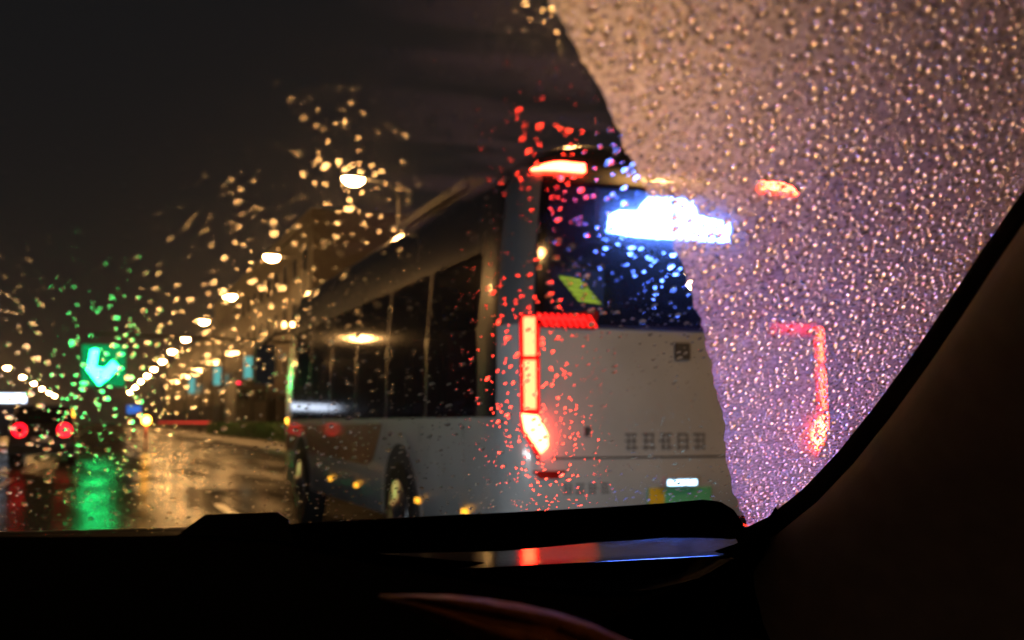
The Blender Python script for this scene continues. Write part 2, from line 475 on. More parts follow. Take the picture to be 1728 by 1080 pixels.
def on_rear(x, z, out=.01): return Vector((x, rear_y(x, z)-out, z))
def rear_patch(pts, out=.012, thick=.02, sub=1):
    """closed slab lying on the rear wall; pts = [(x, z)]"""
    mb = MB(); n = len(pts)
    f = [on_rear(x, z, out+thick) for x, z in pts]; b = [on_rear(x, z, -.01) for x, z in pts]
    mb.add(f+b, [tuple(range(n)), tuple(range(n, 2*n))[::-1]] + [(i, i+n, (i+1) % n+n, (i+1) % n) for i in range(n)])
    return mb
def strip(path, width_pts, out=.02):
    pass
for s in (-1, 1):
    tl = rear_patch([(s*1.14, 1.93), (s*.62, 1.95), (s*.66, 1.83), (s*1.03, 1.835), (s*1.035, 1.0), (s*1.14, 1.2)], .004, .012).build('tail_light', M['red_lens'], bus)
    # vertical light guide in three pieces
    for a, b in ((1.90, 1.66), (1.63, 1.33)):
        mb = MB(); zs = np.linspace(a, b, 6)
        rws = [[on_rear(s*x, z, .026) for x in np.linspace(1.125, 1.06, 4)] for z in zs]
        mb.grid(rws).build('light_guide', M['tail'], tl)
    mb = MB(); rws = [[on_rear(s*x, 1.905, .026) for x in np.linspace(1.125, .72, 10)], [on_rear(s*x, 1.885, .026) for x in np.linspace(1.125, .72, 10)]]
    mb.grid(rws).build('light_guide', M['tail_hatch'], tl)
    mb = MB()
    for k in range(9):                         # diagonal hatching of the inward arm
        x0 = .64 + k*.042
        p = [(s*x0, 1.845), (s*(x0+.022), 1.845), (s*(x0+.072), 1.925), (s*(x0+.050), 1.925)]
        mb.add([on_rear(x, z, .0245) for x, z in p], [(0,1,2,3)])
    mb.build('hatched_reflector', M['tail_hatch'], tl)
    p = [(s*1.135, 1.30), (s*1.05, 1.29), (s*.99, 1.18), (s*.985, 1.10), (s*1.03, 1.06), (s*1.12, 1.20)]
    mb = MB(); mb.add([on_rear(x, z, .03) for x, z in p] + [on_rear(x, z, -.005) for x, z in p], [tuple(range(6))] + [(i, i+6, (i+1) % 6+6, (i+1) % 6) for i in range(6)])
    mb.build('brake_lamp', M['tail_bright'], tl)
    # high marker lamp under the roof edge
    z0 = 2.90; p = []
    for t in np.linspace(0, 1, 9): p.append((s*(1.02-.34*t) if s < 0 else s*(1.02-.34*t), z0-.03+.055*math.sin(math.pi*min(1, t*1.25+.05)*.62)))
    p2 = [(x, z0-.035) for x, z in reversed(p)]
    mb = MB(); q = p+p2; n = len(q)
    mb.add([on_rear(x, z, .03) for x, z in q] + [on_rear(x, z, -.02) for x, z in q], [tuple(range(n))] + [(i, i+n, (i+1) % n+n, (i+1) % n) for i in range(n)])
    mb.build('marker_lamp', M['tail_bright'], bus)
# destination sign behind the glass
sg = MB().box((-.56, .12, 2.42), (.50, .20, 2.80)).build('destination_sign', M['black_plastic'], bus, bevel=.01)
mb = MB()
led = [(-.50,2.51),(-.47,2.485),(-.40,2.48),(-.30,2.47),(.42,2.475),(.425,2.61),(.30,2.625),(.17,2.645),(.14,2.74),(-.02,2.75),(-.19,2.745),(-.25,2.69),(-.28,2.64),(-.42,2.635),(-.49,2.60)]
mb.prism([(x, .112, z) for x, z in led], (0, .007, 0))
mb.build('lit_panel', M['led'], sg)
# glowing panel added for the lime reflection at the rear window's lower left
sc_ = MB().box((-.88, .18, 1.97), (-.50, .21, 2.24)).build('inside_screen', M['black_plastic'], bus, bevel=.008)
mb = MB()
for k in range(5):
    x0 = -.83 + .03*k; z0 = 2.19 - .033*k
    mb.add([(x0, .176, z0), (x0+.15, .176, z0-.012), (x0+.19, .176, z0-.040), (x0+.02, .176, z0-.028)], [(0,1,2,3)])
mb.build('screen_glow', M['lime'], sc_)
# rear panel details
rear_patch([(-.08, 1.655), (.03, 1.655), (.03, 1.765), (-.08, 1.765)], .002, .012).build('emblem', M['bus_trim'], bus)
mb = MB()
def glyph(mb, x, z, w, h, seed):
    g = random.Random(seed)
    for k in range(3):
        zz = z + h*(.1+.38*k); x0 = x + w*g.uniform(0, .15); x1 = x + w*g.uniform(.8, 1)
        mb.add([on_rear(a, b, .0035) for a, b in ((x0, zz), (x1, zz), (x1, zz+h*.12), (x0, zz+h*.12))], [(0,1,2,3)])
    for k in range(2):
        xx = x + w*(.2+.45*k+g.uniform(-.1, .1))
        mb.add([on_rear(a, b, .0045) for a, b in ((xx, z), (xx+w*.13, z), (xx+w*.13, z+h), (xx, z+h))], [(0,1,2,3)])
for k in range(5): glyph(mb, -.46+.125*k, 1.07, .105, .11, k)
mb.build('lettering', M['worn_letter'], bus)
mb = MB()
for k in range(4): glyph(mb, -.88+.085*k, .80, .07, .07, 20+k)
mb.build('lettering', M['worn_letter'], bus)
for x0, x1, z in ((-.95, 1.0, 1.02), (-.95, 1.0, .60)):
    mb = MB(); mb.grid([[on_rear(x, zz, .003) for x in np.linspace(x0, x1, 14)] for zz in (z, z+.012)]).build('panel_seam', M['bus_trim'], bus)
rear_patch([(-1.08, .95), (-.86, .95), (-.91, .90), (-1.03, .90)], .002, .02).build('grab_handle', M['red_lens'], bus)
rear_patch([(-.73, 1.16), (-.69, 1.16), (-.69, 1.22), (-.73, 1.22)], .002, .008).build('lock', M['bus_trim'], bus)
pl = rear_patch([(-.29, .69), (.17, .69), (.17, .83), (-.29, .83)], .004, .014).build('number_plate', principled('plate_green', (.10, .45, .22), .5, noise=9), bus)
mb = MB().add([on_rear(x, z, .0215) for x, z in ((-.29, .69), (-.18, .69), (-.18, .83), (-.29, .83))], [(0,1,2,3)]); mb.build('plate_end', principled('plate_yellow', (.65, .42, .02), .5, noise=9), pl)
pm = rear_patch([(-.19, .845), (.05, .845), (.04, .90), (-.18, .90)], .004, .05).build('plate_lamp_housing', M['bus_white'], bus)
mb = MB().add([on_rear(x, z, .0565) for x, z in ((-.175, .848), (.035, .848), (.035, .88), (-.175, .88))], [(0,1,2,3)]); mb.build('plate_lamp', M['plate_lamp'], pm)
# side: red swoosh, arches, wheels, markers, mirror
def on_side(y, z, out=.004): return Vector((-(bw(z)+out), y, z))
def side_poly(poly, out, m, name, parent=bus):
    mb = MB().add([on_side(y, z, out) for y, z in poly], [tuple(range(len(poly)))]); return mb.build(name, m, parent)
side_poly([(3.15, 1.235), (8.35, 1.20), (8.35, .90), (6.5, .88), (4.6, .86), (3.75, .85), (3.5, .9), (3.35, 1.02)], .004, M['bus_red'], 'red_stripe')
for wy in (2.56, 7.16):
    arc = [(wy+.66*math.cos(t), .46+.70*math.sin(t)) for t in np.linspace(0, math.pi, 25)]
    side_poly(arc, .007, M['bus_white'], 'wheel_arch')
    arc = [(wy+.57*math.cos(t), .452+.62*math.sin(t)) for t in np.linspace(0, math.pi, 25)]
    side_poly(arc, .010, M['bus_inside'], 'wheel_arch')  # dark sheet painted for the shaded opening around the wheel
    for sx in (-1, 1):
        wh = MB().tube([(sx*1.0, wy, .48), (sx*1.222, wy, .48), (sx*1.245, wy, .48)], [.48, .48, .42], 32).build('wheel', M['rubber'], bus)
        MB().tube([(sx*1.246, wy, .48), (sx*1.252, wy, .48), (sx*1.262, wy, .48), (sx*1.31, wy, .48)], [.30, .29, .14, .10], 28).build('rim', M['rim'], wh)
for y in (5.4, 4.15, 2.0, .85):
    MB().box((-(bw(.62)+.025), y, .62), (-(bw(.62)-.01), y+.09, .66)).build('side_marker', M['amber_side'], bus, bevel=.005)
for y in np.linspace(.9, 6.2, 6):
    side_poly([(y, .47), (y+.012, .47), (y+.012, 1.24), (y, 1.24)], .0055, M['bus_trim'], 'panel_seam')
mr = MB().tube([(-1.1, 8.5, 2.5), (-1.35, 8.75, 2.45), (-1.5, 8.7, 2.3)], .025, 8).box((-1.62, 8.6, 1.75), (-1.36, 8.72, 2.3)).build('mirror', M['black_plastic'], bus, bevel=.02)
MB().box((-.8, 2.2, 3.14), (.8, 4.4, 3.30)).build('roof_unit', M['bus_dark'], bus, bevel=.05)

# ------------------------------------------------------------------ traffic signal on a mast arm
SY = 48.2
sp = at_y(172, 615, SY)
sig = tag(empty('traffic_light', (8.2, SY, .13)), 'glowing green traffic light hanging over the wet road', 'traffic light')
lx, lz = sp.x - 8.2, sp.z - .13
MB().tube([(0,0,0),(0,0,3),(0,0,lz+1.3)], [.14,.13,.11], 12).build('pole', M['dark_metal'], sig)
MB().tube([(0,0,lz+1.15),(lx-.6,0,lz+1.3)], [.09,.05], 10).build('mast_arm', M['dark_metal'], sig)
hb = MB().box((lx-.85, .0, lz-.95), (lx+.98, .28, lz+.88)).build('signal_box', M['black_plastic'], sig, bevel=.04)
s_ = 45.0/F_PX
blob = [(152,590),(164,589),(161,622),(177,625),(191,610),(201,621),(188,638),(168,656),(157,641),(146,626),(150,608)]
mb = MB().prism([(lx+(px-172)*s_*.9, -.03, lz-(py-617)*s_*.9) for px, py in blob], (0, .025, 0)); mb.build('green_arrow', M['green'], hb)
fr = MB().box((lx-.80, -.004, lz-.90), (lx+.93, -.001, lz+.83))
fr.build('lit_panel', M['green_dim'], hb)  # green halo around the arrow drawn as a faintly emitting panel

# ------------------------------------------------------------------ other vehicles and street pieces
def make_car(loc, label):
    root = tag(empty('parked_car' if False else 'car', loc), label, 'car')
    prof = [(0,.35),(0,.75),(.06,1.02),(.25,1.12),(.55,1.60),(1.0,1.68),(2.3,1.66),(3.1,1.12),(4.2,.98),(4.4,.7),(4.4,.35)]
    mb = MB(); rws = []
    for x, k in ((-.86,.0),(-.80,.03),(-.4,.05),(.4,.05),(.80,.03),(.86,.0)):
        rws.append([(x*(1-.14*max(0, z-1.0)/.6), y, z+(k if z > .5 else 0)) for y, z in prof])
    mb.grid(rws, smooth=True); mb.add(rws[0], [tuple(range(len(prof)))]); mb.add(rws[-1], [tuple(range(len(prof)))])
    mb.build('body', M['car_paint'], root)
    mb = MB().add([(-.66,.255,1.20),(.66,.255,1.20),(.58,.50,1.60),(-.58,.50,1.60)], [(0,1,2,3)]); mb.build('rear_window', M['car_glass'], root)
    for s in (-1, 1):
        hs = MB().tube([(s*.58,-.03,1.02),(s*.58,.06,1.02)], [.21,.21], 20).build('tail_light', M['red_lens'], root)
        rg = [(s*.58+.15*math.cos(t), -.045, 1.02+.15*math.sin(t)) for t in np.linspace(0, 2*math.pi, 25)]
        MB().tube(rg, .035, 8).build('light_ring', M['tail_far'], hs)
        for y in (.8, 3.5):
            w = MB().tube([(s*.66,y,.33),(s*.87,y,.33)], .33, 20).build('wheel', M['rubber'], root)
            MB().tube([(s*.871,y,.33),(s*.885,y,.33)], .2, 16).build('rim', M['rim'], w)
    MB().box((-.26,-.02,.70),(.26,.0,.82)).build('number_plate', M['white_paint'], root)
    MB().box((-.88,-.06,.38),(.88,.12,.58)).build('bumper', M['black_plastic'], root, bevel=.03)
    return root
p = at_depth(72, 708, 30)
make_car((p.x, p.y, 0), 'dark car with round red tail lights at the far left edge')

def make_van(loc, label):
    root = tag(empty('truck', loc), label, 'truck'); root.scale = (1.45, 1.5, 1.85)
    MB().box((-.85, 0, .4), (.85, 4.2, 2.36)).build('body', M['van_paint'], root, bevel=.09)
    for s in (-1, 1):
        MB().box((s*.42-.38, -.012, .75), (s*.42+.38, .02, 2.2)).build('rear_door', M['van_paint'], root, bevel=.008)
        MB().box((s*.42-.28, -.02, 1.5), (s*.42+.28, -.0125, 2.0)).build('window', M['car_glass'], root)
        MB().box((s*.72-.10, -.03, 2.22), (s*.72+.10, .02, 2.30)).build('marker_lamp', M['tail_small'], root, bevel=.005)
        for y in (.8, 3.4):
            w = MB().tube([(s*.62,y,.34),(s*.86,y,.34)], .34, 20).build('wheel', M['rubber'], root)
            MB().tube([(s*.861,y,.34),(s*.875,y,.34)], .2, 16).build('rim', M['rim'], w)
    MB().box((-.86,-.07,.42),(.86,.05,.62)).build('bumper', M['black_plastic'], root, bevel=.02)
    return root
p = at_depth(424, 700, 84)
make_van((p.x, p.y, .13), 'tall dark box truck with two high red lamps beyond the hedge')
p = at_depth(226, 691, 80)
bs = tag(empty('road_sign', (p.x, p.y, 0)), 'small blue lit road sign just above the amber beacon', 'sign')
MB().tube([(0,0,0),(0,0,p.z+.35)], .05, 10).build('post', M['dark_metal'], bs)
MB().box((-.5,-.06,p.z-.3),(.5,-.05,p.z+.3)).build('sign_panel', M['blue_lit'], bs)
MB().box((-.55,-.049,p.z-.35),(.55,.0,p.z+.35)).build('backing', M['dark_metal'], bs)

# amber warning beacon on a kerbside post
p = at_depth(247, 709, 46)
bc = tag(empty('warning_beacon', (p.x, p.y, 0)), 'amber warning beacon glowing low on its post by the road', 'beacon')
MB().tube([(0,0,0),(0,0,.05)], .2, 16).build('base', M['rubber'], bc)
MB().tube([(0,0,.05),(0,0,p.z-.14)], .05, 12).build('post', M['barrier_red'], bc)
MB().ball((0,0,p.z), .17, .17, .18, 16, 10).build('lamp', M['amber'], bc)

# barrier with an emitting red strip, hedge
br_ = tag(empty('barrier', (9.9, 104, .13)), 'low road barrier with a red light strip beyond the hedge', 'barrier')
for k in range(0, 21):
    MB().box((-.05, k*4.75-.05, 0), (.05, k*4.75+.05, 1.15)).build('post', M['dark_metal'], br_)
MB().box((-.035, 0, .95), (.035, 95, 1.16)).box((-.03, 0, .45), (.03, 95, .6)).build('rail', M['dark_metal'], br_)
MB().box((-.06, 0, .98), (-.0352, 95, 1.13)).build('light_strip', M['red_strip'], br_)  # emitting strip added to make the barrier's red line bright

hd = tag(empty('hedge', (9.9, 52, .13)), 'low clipped green hedge along the wet pavement', 'hedge')
mb = MB(); g = random.Random(5)
for k in range(9000):
    y = g.uniform(0, 50); x = g.uniform(-.55, .55); z = g.uniform(.05, 1.0)
    if g.random() < .6:
        if g.random() < .5: x = -.55+g.uniform(-.06, .06)
        else: z = 1.0+g.uniform(-.1, .08)
    c = Vector((x, y, z)); a = Vector((g.gauss(0,1), g.gauss(0,1), g.gauss(0,1))).normalized(); b = a.orthogonal().normalized()
    s = g.uniform(.05, .11)
    mb.add([c-a*s, c+b*s*.5, c+a*s, c-b*s*.5], [(0,1,2,3)])
mb.build('foliage', M['leaf'], hd, recalc=False)
mb = MB()
for k in range(40): mb.tube([(g.uniform(-.2,.2), .6+k*1.25, 0), (g.uniform(-.25,.25), .6+k*1.25, .9)], [.03,.012], 6)
mb.build('stem', principled('bark', (.05,.035,.025), .8), hd)

# lit bus shelter, far left
p = at_depth(6, 673, 60)
sh = tag(empty('bus_shelter', (p.x-1.5, p.y, 0)), 'bright white lit shelter canopy at the far left of the road', 'shelter')
for x in (-2.2, 2.6): MB().tube([(x,0,0),(x,0,p.z-.2)], .06, 10).build('post', M['dark_metal'], sh)
MB().box((-2.6,-.7,p.z+.28),(2.8,1.2,p.z+.36)).build('roof', M['dark_metal'], sh, bevel=.02)
MB().box((-2.5,-.6,p.z-.22),(2.7,-.4,p.z+.278)).build('light_box', M['white_lit'], sh, bevel=.02)
MB().box((-2.2,.9,.4),(2.6,.95,p.z-.4)).build('back_panel', M['facade_glass'], sh)

# buildings on the right: facade faces the road
def building(name, x, y0, y1, h, label, seed, lit=()):
    g = random.Random(seed)
    root = tag(empty(name, (x, y0, .13)), label, 'building')
    MB().box((0, 0, 0), (14, y1-y0, h)).box((-.15, -.1, h-.5), (14.1, y1-y0+.1, h+.25)).build('wall', M['facade'], root)
    fl = int((h-4.5)//3.3); nb = int((y1-y0)//4.2)
    mb = MB()
    for f in range(fl):
        for b in range(nb):
            yy = 1.2+b*4.2; zz = 4.6+f*3.3
            wn_ = MB().box((-.06, yy, zz), (-.001, yy+1.9, zz+1.7)).build('window', M['bus_trim'], root)
            MB().box((-.07, yy+.08, zz+.08), (-.061, yy+1.82, zz+1.62)).build('pane', M['facade_glass'], wn_)
    for b in range(nb):
        yy = .8+b*4.2
        MB().box((-.05, yy, .3), (-.001, yy+3.2, 3.1)).build('shop_front', M['facade_glass'], root)
    for yy, zz, hh in lit:
        s = MB().box((-.95, yy, zz), (-.10, yy+.14, zz+hh)).box((-.099, yy+.04, zz+.2), (-.002, yy+.1, zz+.3)).build('blade_sign', M['dark_metal'], root)
        MB().box((-.92, yy-.012, zz+.03), (-.13, yy-.001, zz+hh-.03)).build('lit_face', M['teal'], s)
    return root
BXW = 12.8
def sign_at(px, py, y0):
    q = at_x(px, py, BXW-.5); return q.y - y0, q.z - .13
a1 = sign_at(420, 620, 70); a2 = sign_at(367, 635, 70); a3 = sign_at(324, 650, 136)
building('building', BXW, 70, 134, 15, 'brown street building with two teal vertical signs beside the coach', 3, [(a1[0], a1[1]-1.0, 2.0), (a2[0], a2[1]-1.0, 2.1)])
building('building', BXW, 136, 230, 12, 'far brown street building with one teal sign near the signal', 4, [(a3[0], a3[1]-1.2, 2.4)])

# ------------------------------------------------------------------ the viewer's own car
TILT = R(32)
W0 = Vector((0, 1.05, 1.10))
GN = Vector((0, math.sin(TILT), math.cos(TILT)))       # outward normal of the windscreen
GU = Vector((0, -math.cos(TILT), math.sin(TILT)))      # up the glass
GX = Vector((1, 0, 0))
def on_glass(px, py, off=0.0):
    r = ray(px, py); p0 = W0 + GN*off
    return CAM + r * ((p0-CAM).dot(GN) / r.dot(GN))
def ab(p): q = p - W0; return q.dot(GX), q.dot(GU)
def gp(a, b, off=0.0): return W0 + GX*a + GU*b + GN*off

car = tag(empty('car', (-.1, .4, 0)), 'dark interior of the car we sit in, with dashboard, wiper and wet windscreen', 'car')
def cpart(mb, name, m, parent=car, **k):
    o = mb.build(name, m, parent, **k)
    if parent is car: o.matrix_parent_inverse = Matrix.Translation((.1, -.4, 0))
    return o

EDGE = [(2150,-200),(1900,120),(1728,330),(1660,428),(1600,520),(1540,608),(1480,690),(1420,765),(1360,828),(1300,876),(1240,905)]
# clear pane (whole glass) behind the drops
pa = [ab(on_glass(x, y)) for x, y in EDGE]
pane_poly = [gp(a+.02, b) for a, b in pa] + [gp(-.95, pa[-1][1]-.06), gp(-.95, .95), gp(pa[0][0]+.02, .95)]
cpart(MB().add(pane_poly, [tuple(range(len(pane_poly)))]), 'windscreen', M['pane'])

# pillar: black glass border, then a padded brown trim that turns toward the cabin
def off_curve(curve, d):
    out = []
    for i, (x, y) in enumerate(curve):
        x0, y0 = curve[max(0, i-1)]; x1, y1 = curve[min(len(curve)-1, i+1)]
        tx, ty = x1-x0, y1-y0; L = math.hypot(tx, ty); nx, ny = -ty/L, tx/L
        if nx < 0: nx, ny = -nx, -ny
        out.append((x+nx*d, y+ny*d))
    return out
def glass_depth(px, py):
    r = ray(px, py); return (W0-CAM).dot(GN) / r.dot(GN)
def loft(curve, offs):
    rws = []
    for d, dz in offs:
        rws.append([at_depth(x2, y2, glass_depth(*curve[i]) + dz) for i, (x2, y2) in enumerate(off_curve(curve, d))])
    return MB().grid(rws)
cpart(loft(EDGE, [(-6, -.003), (0, -.006), (14, -.008), (30, -.012), (34, .0)]), 'glass_border', M['rubber'])
TRIM = EDGE[:-1] + [(1235,920),(1165,968),(1095,1020),(1025,1076),(950,1136)]
cpart(loft(TRIM, [(26, .004), (27, -.022), (33, -.034), (48, -.046), (80, -.06), (140, -.075), (260, -.09), (420, -.10), (640, -.12), (700, -.02)]), 'pillar_trim', M['cabin_brown'])

# dashboard top
DASH = [(-300,906),(-60,906),(120,906),(250,905),(340,902),(450,910),(560,925),(640,934),(760,945),(880,953),(1000,956),(1100,951),(1180,938),(1240,918),(1300,890),(1380,860),(1500,840)]
rws = []
for d, dep in ((14, .0), (0, -.004), (3, -.012), (12, -.03), (30, -.07), (70, -.14), (140, -.24), (260, -.36), (420, -.45)):
    rws.append([at_depth(min(x, 1318-.62*d), y+d, glass_depth(x, y) + dep) for x, y in DASH])
cpart(MB().grid(rws), 'dashboard', M['cabin_black'])
# padded brown roll of the instrument hood
H1 = [(640,1004),(700,1003),(760,1004),(820,1010),(880,1019),(940,1033),(1000,1053),(1060,1080),(1110,1108)]
rws = []
gw = random.Random(2)
for d, dep in ((0, .62), (3, .612), (9, .603), (17, .598), (26, .600), (34, .606), (40, .600), (47, .590), (56, .585), (70, .60), (95, .64)):
    k_ = [max(.05, min(1, i/3.2)) for i in range(len(H1))]
    rws.append([at_depth(x, y+d*k_[i], dep+gw.uniform(-.004, .004)) for i, (x, y) in enumerate(H1)])
cpart(MB().grid(rws), 'hood_roll', M['leather'])

# bonnet beyond the glass
rws = []
for y, z in ((1.27,.96),(1.32,1.02),(1.42,1.035),(1.58,1.03),(1.75,1.01),(2.0,.96),(2.3,.87),(2.4,.75),(2.42,.5)):
    rws.append([(x, y-.10*(abs(x+.1)/.85)**2, z-.03*(abs(x+.1)/.85)**5) for x in np.linspace(-.95, .75, 25)])
cpart(MB().grid(rws), 'bonnet', M['bonnet_paint'])
rws = []
for y, z in ((.97,1.02),(.975,1.1080),(1.00,1.1085),(1.04,1.1086),(1.08,1.1088),(1.12,1.1091),(1.15,1.1096),(1.175,1.1103),(1.20,1.1116),(1.22,1.1133),(1.235,1.1152),(1.247,1.1172),(1.258,1.1196),(1.268,1.1225),(1.275,1.115),(1.28,1.0)):
    rws.append([(x, y, z) for x in np.linspace(-.95, .84, 21)])
cpart(MB().grid(rws), 'cowl', M['bonnet_paint'])

# wiper lying along the foot of the glass
def gpt(px, py, off): return on_glass(px, py, off)
top = [(470,885),(560,880),(700,872),(850,865),(1000,857),(1120,849),(1185,843),(1215,846),(1238,860),(1252,880),(1258,900)]
bot = [(470,925),(560,928),(640,934),(850,930),(1000,916),(1120,908),(1185,908),(1215,909),(1232,910),(1246,909),(1256,906)]
mb = MB(); rws = []
for t, off in ((0, .004), (0, .016), (.12, .026), (.5, .032), (.85, .024), (1, .014), (1, .004)):
    rws.append([gpt(x0+(x1-x0)*t, y0+(y1-y0)*t, off) for (x0, y0), (x1, y1) in zip(top, bot)])
mb.grid(rws)
wp = cpart(mb, 'wiper', M['rubber'])
mb = MB()
c_ = [(300,902),(330,880),(345,868),(470,864),(492,880),(492,925),(300,930)]
f_ = [gpt(x, y, .035) for x, y in c_]; b_ = [gpt(x, y, .004) for x, y in c_]
mb.add(f_+b_, [tuple(range(7)), tuple(range(7, 14))[::-1]] + [(i, i+7, (i+1) % 7+7, (i+1) % 7) for i in range(7)])
o = mb.build('pivot_cover', M['black_plastic'], wp, bevel=.003)
mb = MB().tube([gpt(-200,914,.02), gpt(60,912,.02), gpt(240,908,.022), gpt(420,905,.03)], [.007,.008,.009,.01], 10)
mb.build('wiper_arm', M['black_plastic'], wp)

# headlamps of this car
for hx in (-.78, .58):
    hl = cpart(MB().ball((hx, 2.38, .70), .17, .08, .10, 16, 8), 'headlight', M['black_plastic'])
    MB().tube([(hx, 2.462, .70), (hx, 2.47, .70)], .05, 16).build('lens', M['head_lens'], hl)
    ld = bpy.data.lights.new('headlamp_beam', 'SPOT'); ld.energy = 230; ld.color = (.86, .95, 1.0)
    ld.spot_size = R(110); ld.spot_blend = 1.0; ld.shadow_soft_size = .06
    lo = bpy.data.objects.new('headlamp_beam', ld); col.objects.link(lo); lo.parent = hl
    lo.location = (hx, 2.50, .70); lo.rotation_euler = (R(84), 0, R(-4))

# ------------------------------------------------------------------ water on the windscreen
BOUND = [(850,-200),(905,-60),(925,0),(960,60),(1005,140),(1040,220),(1075,290),(1110,360),(1140,430),(1168,500),(1190,570),(1208,650),(1222,730),(1238,820),(1262,905)]
jb = []; gj = random.Random(3); ph = 0
for (x0, y0), (x1, y1) in zip(BOUND[:-1], BOUND[1:]):
    for k in range(7):
        t = k/7; w = gj.uniform(-1, 1); ph = .55*ph + w*4
        jb.append((x0+(x1-x0)*t+ph, y0+(y1-y0)*t))
jb.append(BOUND[-1])
bd = [ab(on_glass(x, y)) for x, y in jb]
film_poly = bd + [(a+.012, b) for a, b in reversed(pa)] + [(pa[0][0]+.012, bd[0][1])]
def inside(poly, A, B):
    res = np.zeros(np.shape(A), bool); n = len(poly)
    for i in range(n):
        x0, y0 = poly[i]; x1, y1 = poly[(i+1) % n]
        c = ((y0 > B) != (y1 > B))
        with np.errstate(divide='ignore', invalid='ignore'):
            xi = (x1-x0)*(B-y0)/(y1-y0)+x0
        res ^= c & (A < xi)
    return res
def drops(name, A, B, rad, tall_, off, dome, label):
    """plano-convex water caps standing on the outside of the glass"""
    seg, rng_n = 12, 4
    n = len(A)
    ang = rng.uniform(0, 2*np.pi, n)
    el = rng.uniform(1.0, 1.35, n)
    tall = rng.uniform(.6, 1.5, n)*tall_
    tall_m = tall[:, None]
    t = np.arange(seg)*2*np.pi/seg
    wob = 1 + .10*np.sin(2*t[None, :]+ang[:, None]*3) + .06*np.sin(3*t[None, :]+ang[:, None]*5)
    ex = np.cos(t)[None, :]*wob; ey = np.sin(t)[None, :]*wob*el[:, None]
    rings_ = []
    for k in range(rng_n):
        s = math.cos(math.pi/2*k/rng_n)          # ring radius fraction, k = 0 at the rim
        # spherical cap height at that radius
        h = tall_m
        Rr = (1+h*h)/(2*h)
        z = np.sqrt(np.maximum(0, Rr*Rr - s*s)) - (Rr-h)
        rings_.append(np.stack([A[:, None]+rad[:, None]*ex*s, B[:, None]+rad[:, None]*ey*s, off+rad[:, None]*z*np.ones((1, seg))], -1))
    top = np.stack([A, B, off+rad*tall], -1)[:, None, :]
    base = np.stack([A[:, None]+rad[:, None]*ex, B[:, None]+rad[:, None]*ey, np.full((n, seg), off)], -1)
    P = np.concatenate(rings_+[top, base], 1)    # n, V, 3
    V = P.shape[1]
    loc = np.array(W0)[None, None, :] + P[..., :1]*np.array(GX) + P[..., 1:2]*np.array(GU) + P[..., 2:3]*np.array(GN)
    faces = []; mi = []
    for k in range(rng_n-1):
        for s in range(seg):
            s2 = (s+1) % seg
            faces.append((k*seg+s, k*seg+s2, (k+1)*seg+s2, (k+1)*seg+s)); mi.append(1)
    tp = rng_n*seg
    tri = [((rng_n-1)*seg+s, (rng_n-1)*seg+(s+1) % seg, tp) for s in range(seg)]
    bs = tuple(tp+1+s for s in range(seg))[::-1]
    # is (GX, GU, GN) right handed? if not, flip
    flip = GX.cross(GU).dot(GN) < 0
    fl = faces+tri+[bs]; mi += [1]*seg+[0]
    if flip: fl = [f[::-1] for f in fl]
    sizes = np.array([len(f) for f in fl]); flat = np.concatenate([np.array(f) for f in fl])
    me = bpy.data.meshes.new(name)
    me.vertices.add(n*V); me.vertices.foreach_set('co', loc.reshape(-1))
    L = len(flat); Fn = len(fl)
    me.loops.add(n*L); me.loops.foreach_set('vertex_index', (flat[None, :]+np.arange(n)[:, None]*V).reshape(-1))
    me.polygons.add(n*Fn)
    st = np.concatenate([[0], np.cumsum(sizes)[:-1]])
    me.polygons.foreach_set('loop_start', (st[None, :]+np.arange(n)[:, None]*L).reshape(-1))
    me.materials.append(M['water']); me.materials.append(dome)
    me.polygons.foreach_set('material_index', np.tile(np.array(mi), n))
    me.polygons.foreach_set('use_smooth', np.tile(np.array(mi) == 1, n))
    me.update(calc_edges=True)
    o = bpy.data.objects.new(name, me); col.objects.link(o)
    return tag(o, label, 'raindrops', kind='stuff')
def scatter(n, amin, amax, bmin, bmax, rad_fn, test, gap):
    """random drops that do not overlap"""
    A = rng.uniform(amin, amax, n); B = rng.uniform(bmin, bmax, n); r = np.sort(rad_fn(n))[::-1]
    ok = test(A, B); A, B, r = A[ok], B[ok], r[ok]
    cell = .006; g = {}; keep = []
    for i in range(len(A)):
        cx, cy_ = int(A[i]//cell), int(B[i]//cell); bad = False
        for dx in (-1, 0, 1):
            for dy in (-1, 0, 1):
                for j in g.get((cx+dx, cy_+dy), ()):
                    if (A[i]-A[j])**2 + (B[i]-B[j])**2 < ((r[i]+r[j])*gap)**2: bad = True; break
                if bad: break
            if bad: break
        if not bad: g.setdefault((cx, cy_), []).append(i); keep.append(i)
    return A[keep], B[keep], r[keep]
fa = [float(p[0]) for p in film_poly]; fb = [p[1] for p in film_poly]
from mathutils import geometry as mgeo
